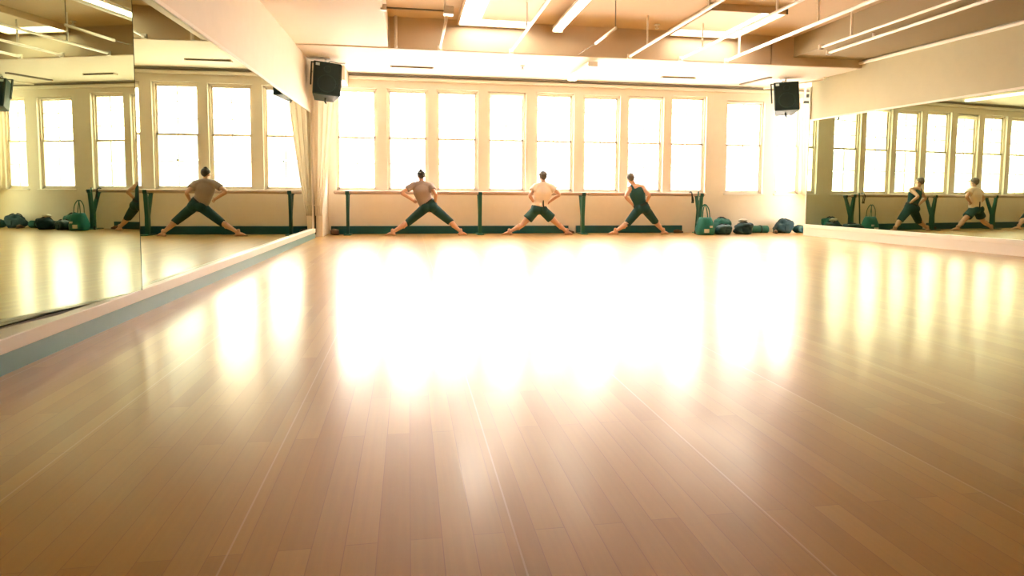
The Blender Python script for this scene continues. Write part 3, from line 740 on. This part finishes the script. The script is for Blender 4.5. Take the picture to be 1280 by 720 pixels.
def shoe(t):
    bm = NB(); tube(bm, [(-.10, 0, .04), (-.03, 0, .045), (.05, 0, .033), (.12, 0, .025)], [(.032, .038), (.034, .042), (.04, .03), (.03, .02)], n=14, sub=3, ref=Vector((0, 0, 1))); obj('upper', bm, 'brown', t, True)
    bm = NB(); tube(bm, [(-.11, 0, .008), (-.03, 0, .008), (.06, 0, .008), (.13, 0, .008)], [(.035, .008), (.036, .008), (.044, .008), (.03, .008)], n=14, sub=3, ref=Vector((0, 0, 1))); obj('sole', bm, 'strap', t, True)
shoe(t)
duffel(8.56, 13.20, .42, .17, .285, 'bag_navy', 'single rounded dark blue green duffel right of the rolled mat')
duffel(8.93, 13.12, .30, .13, .17, 'bag_dark', 'small flat dark bag in front of the right corner wall', .1, strap=False)
for x, y, rz, lab in ((6.02, 13.30, .3, 'brown shoe against the baseboard by the end post of the barre'), (3.48, 13.35, .2, 'brown shoe at the gap in the dark baseboard')):
    t = thing('shoe', lab, 'shoe', (x, y, 0), rz, 'shoes by the wall'); shoe(t)
t = thing('resistance_strap', 'black strap hanging from the right end of the barre', 'strap', (6.20, YBR-.05, 0))
bm = NB(); tube(bm, [(0, 0, .92), (.0, -.03, .86), (.01, -.02, .74), (.03, -.01, .69), (.045, -.01, .74), (.02, .0, .84), (0, .09, .92), (0, .0, .925)], [(.016, .006)]*8, n=8, sub=4); obj('loop', bm, 'strap', t, True)
bm = NB(); box(bm, (.0, -.03, .68), (.05, .01, .72)); obj('buckle', bm, 'dark', t, bevel=.005)
t = thing('leaning_pole', 'slim green pole leaning on the barre behind the tote bag', 'pole', (0, 0, 0))
bm = NB(); tube(bm, [(6.30, 13.03, .015), (6.36, 13.045, .93)], .016, n=10, sub=1); obj('shaft', bm, 'green_metal', t, True)
bm = NB(); tube(bm, [(6.30, 13.03, .012), (6.303, 13.031, .06)], .022, n=10, sub=1); obj('rubber_tip', bm, 'strap', t, True)
duffel(-1.49, 13.15, .18, .10, .12, 'brown', 'small brown bag at the foot of the corner column', .2, strap=False)
# bags further along that only the left mirror shows are the same ones

# ------------------------------------------------------------------ the building across the street
t = thing('building', 'pale brick building seen through the windows across the street', 'building', (3, 30, 0))
bm = NB(); box(bm, (-32, 0, -12), (32, 8, 9.5)); obj('wall', bm, 'brick', t)
bm = NB(); box(bm, (-32.3, -.4, 9.5), (32.3, 8.3, 10.1)); obj('cornice', bm, 'trim', t)
for r in range(3):
    for k in range(13):
        x = -29+k*4.6; z = -3.2+r*4.3
        bm = NB(); box(bm, (x, -.12, z-.12), (x+2.2, .0, z)); box(bm, (x, -.06, z), (x+.12, 0, z+2.3)); box(bm, (x+2.08, -.06, z), (x+2.2, 0, z+2.3)); box(bm, (x, -.06, z+2.3), (x+2.2, 0, z+2.42)); box(bm, (x, -.05, z+1.1), (x+2.2, 0, z+1.2)); box(bm, (x+1.06, -.05, z), (x+1.14, 0, z+2.3))
        w = obj('window', bm, 'trim', t)
        bm = NB(); box(bm, (x+.1, -.02, z), (x+2.1, .01, z+2.3)); obj('pane', bm, 'facade_glass', w)
bm = NB(); box(bm, (-60, D+1, -12.2), (70, 60, -12)); o = obj('street', bm, 'roof_tar'); o['kind'] = 'structure'; o['label'] = 'pale street far below the windows'; o['category'] = 'street'

# ------------------------------------------------------------------ light
w = bpy.data.worlds.new('World'); scene.world = w; w.use_nodes = True
bg = w.node_tree.nodes['Background']; bg.inputs['Color'].default_value = (1, .975, .945, 1); bg.inputs['Strength'].default_value = 9.
s = bpy.data.lights.new('sun', 'SUN'); s.energy = 26; s.angle = R(2); s.color = (1, .95, .88)
so = bpy.data.objects.new('sun', s); C.objects.link(so); so.rotation_euler = (R(50), 0, R(-18))
for i, (x0, x1, zt) in enumerate(WIN):
    l = bpy.data.lights.new('sky_portal', 'AREA'); l.shape = 'RECTANGLE'; l.size = x1-x0; l.size_y = zt-ZSILL
    l.cycles.is_portal = True
    o = bpy.data.objects.new('sky_portal', l); C.objects.link(o); o.location = ((x0+x1)/2, D+.2, (zt+ZSILL)/2); o.rotation_euler = (R(-90), 0, 0)

# ------------------------------------------------------------------ camera
cam = bpy.data.cameras.new('camera'); co = bpy.data.objects.new('camera', cam); C.objects.link(co); scene.camera = co
F = 780.; PYc = 296.
yaw, pitch, roll = R(9.42), R(4.1), R(.38)
cy, sy, cp, sn = math.cos(yaw), math.sin(yaw), math.cos(pitch), math.sin(pitch)
fwd = Vector((sy*cp, cy*cp, -sn)); right = Vector((cy, -sy, 0)); up = right.cross(fwd)
r2 = right*math.cos(roll)+up*math.sin(roll); u2 = -right*math.sin(roll)+up*math.cos(roll)
mw = Matrix((r2, u2, -fwd)).transposed().to_4x4(); mw.translation = Vector((0, 0, H)); co.matrix_world = mw
cam.sensor_width = 36; cam.sensor_fit = 'HORIZONTAL'; cam.lens = 36*F/1280
cam.shift_y = -(360-PYc)/1280
cam.clip_start = .05; cam.clip_end = 300

vs = scene.view_settings; vs.view_transform = 'Standard'; vs.look = 'None'; vs.gamma = 1; vs.use_curve_mapping = False; vs.exposure = 1.42
scene.cycles.max_bounces = 12; scene.cycles.diffuse_bounces = 7; scene.cycles.glossy_bounces = 6; scene.cycles.transparent_max_bounces = 16
scene.cycles.sample_clamp_indirect = 12; scene.cycles.caustics_reflective = False
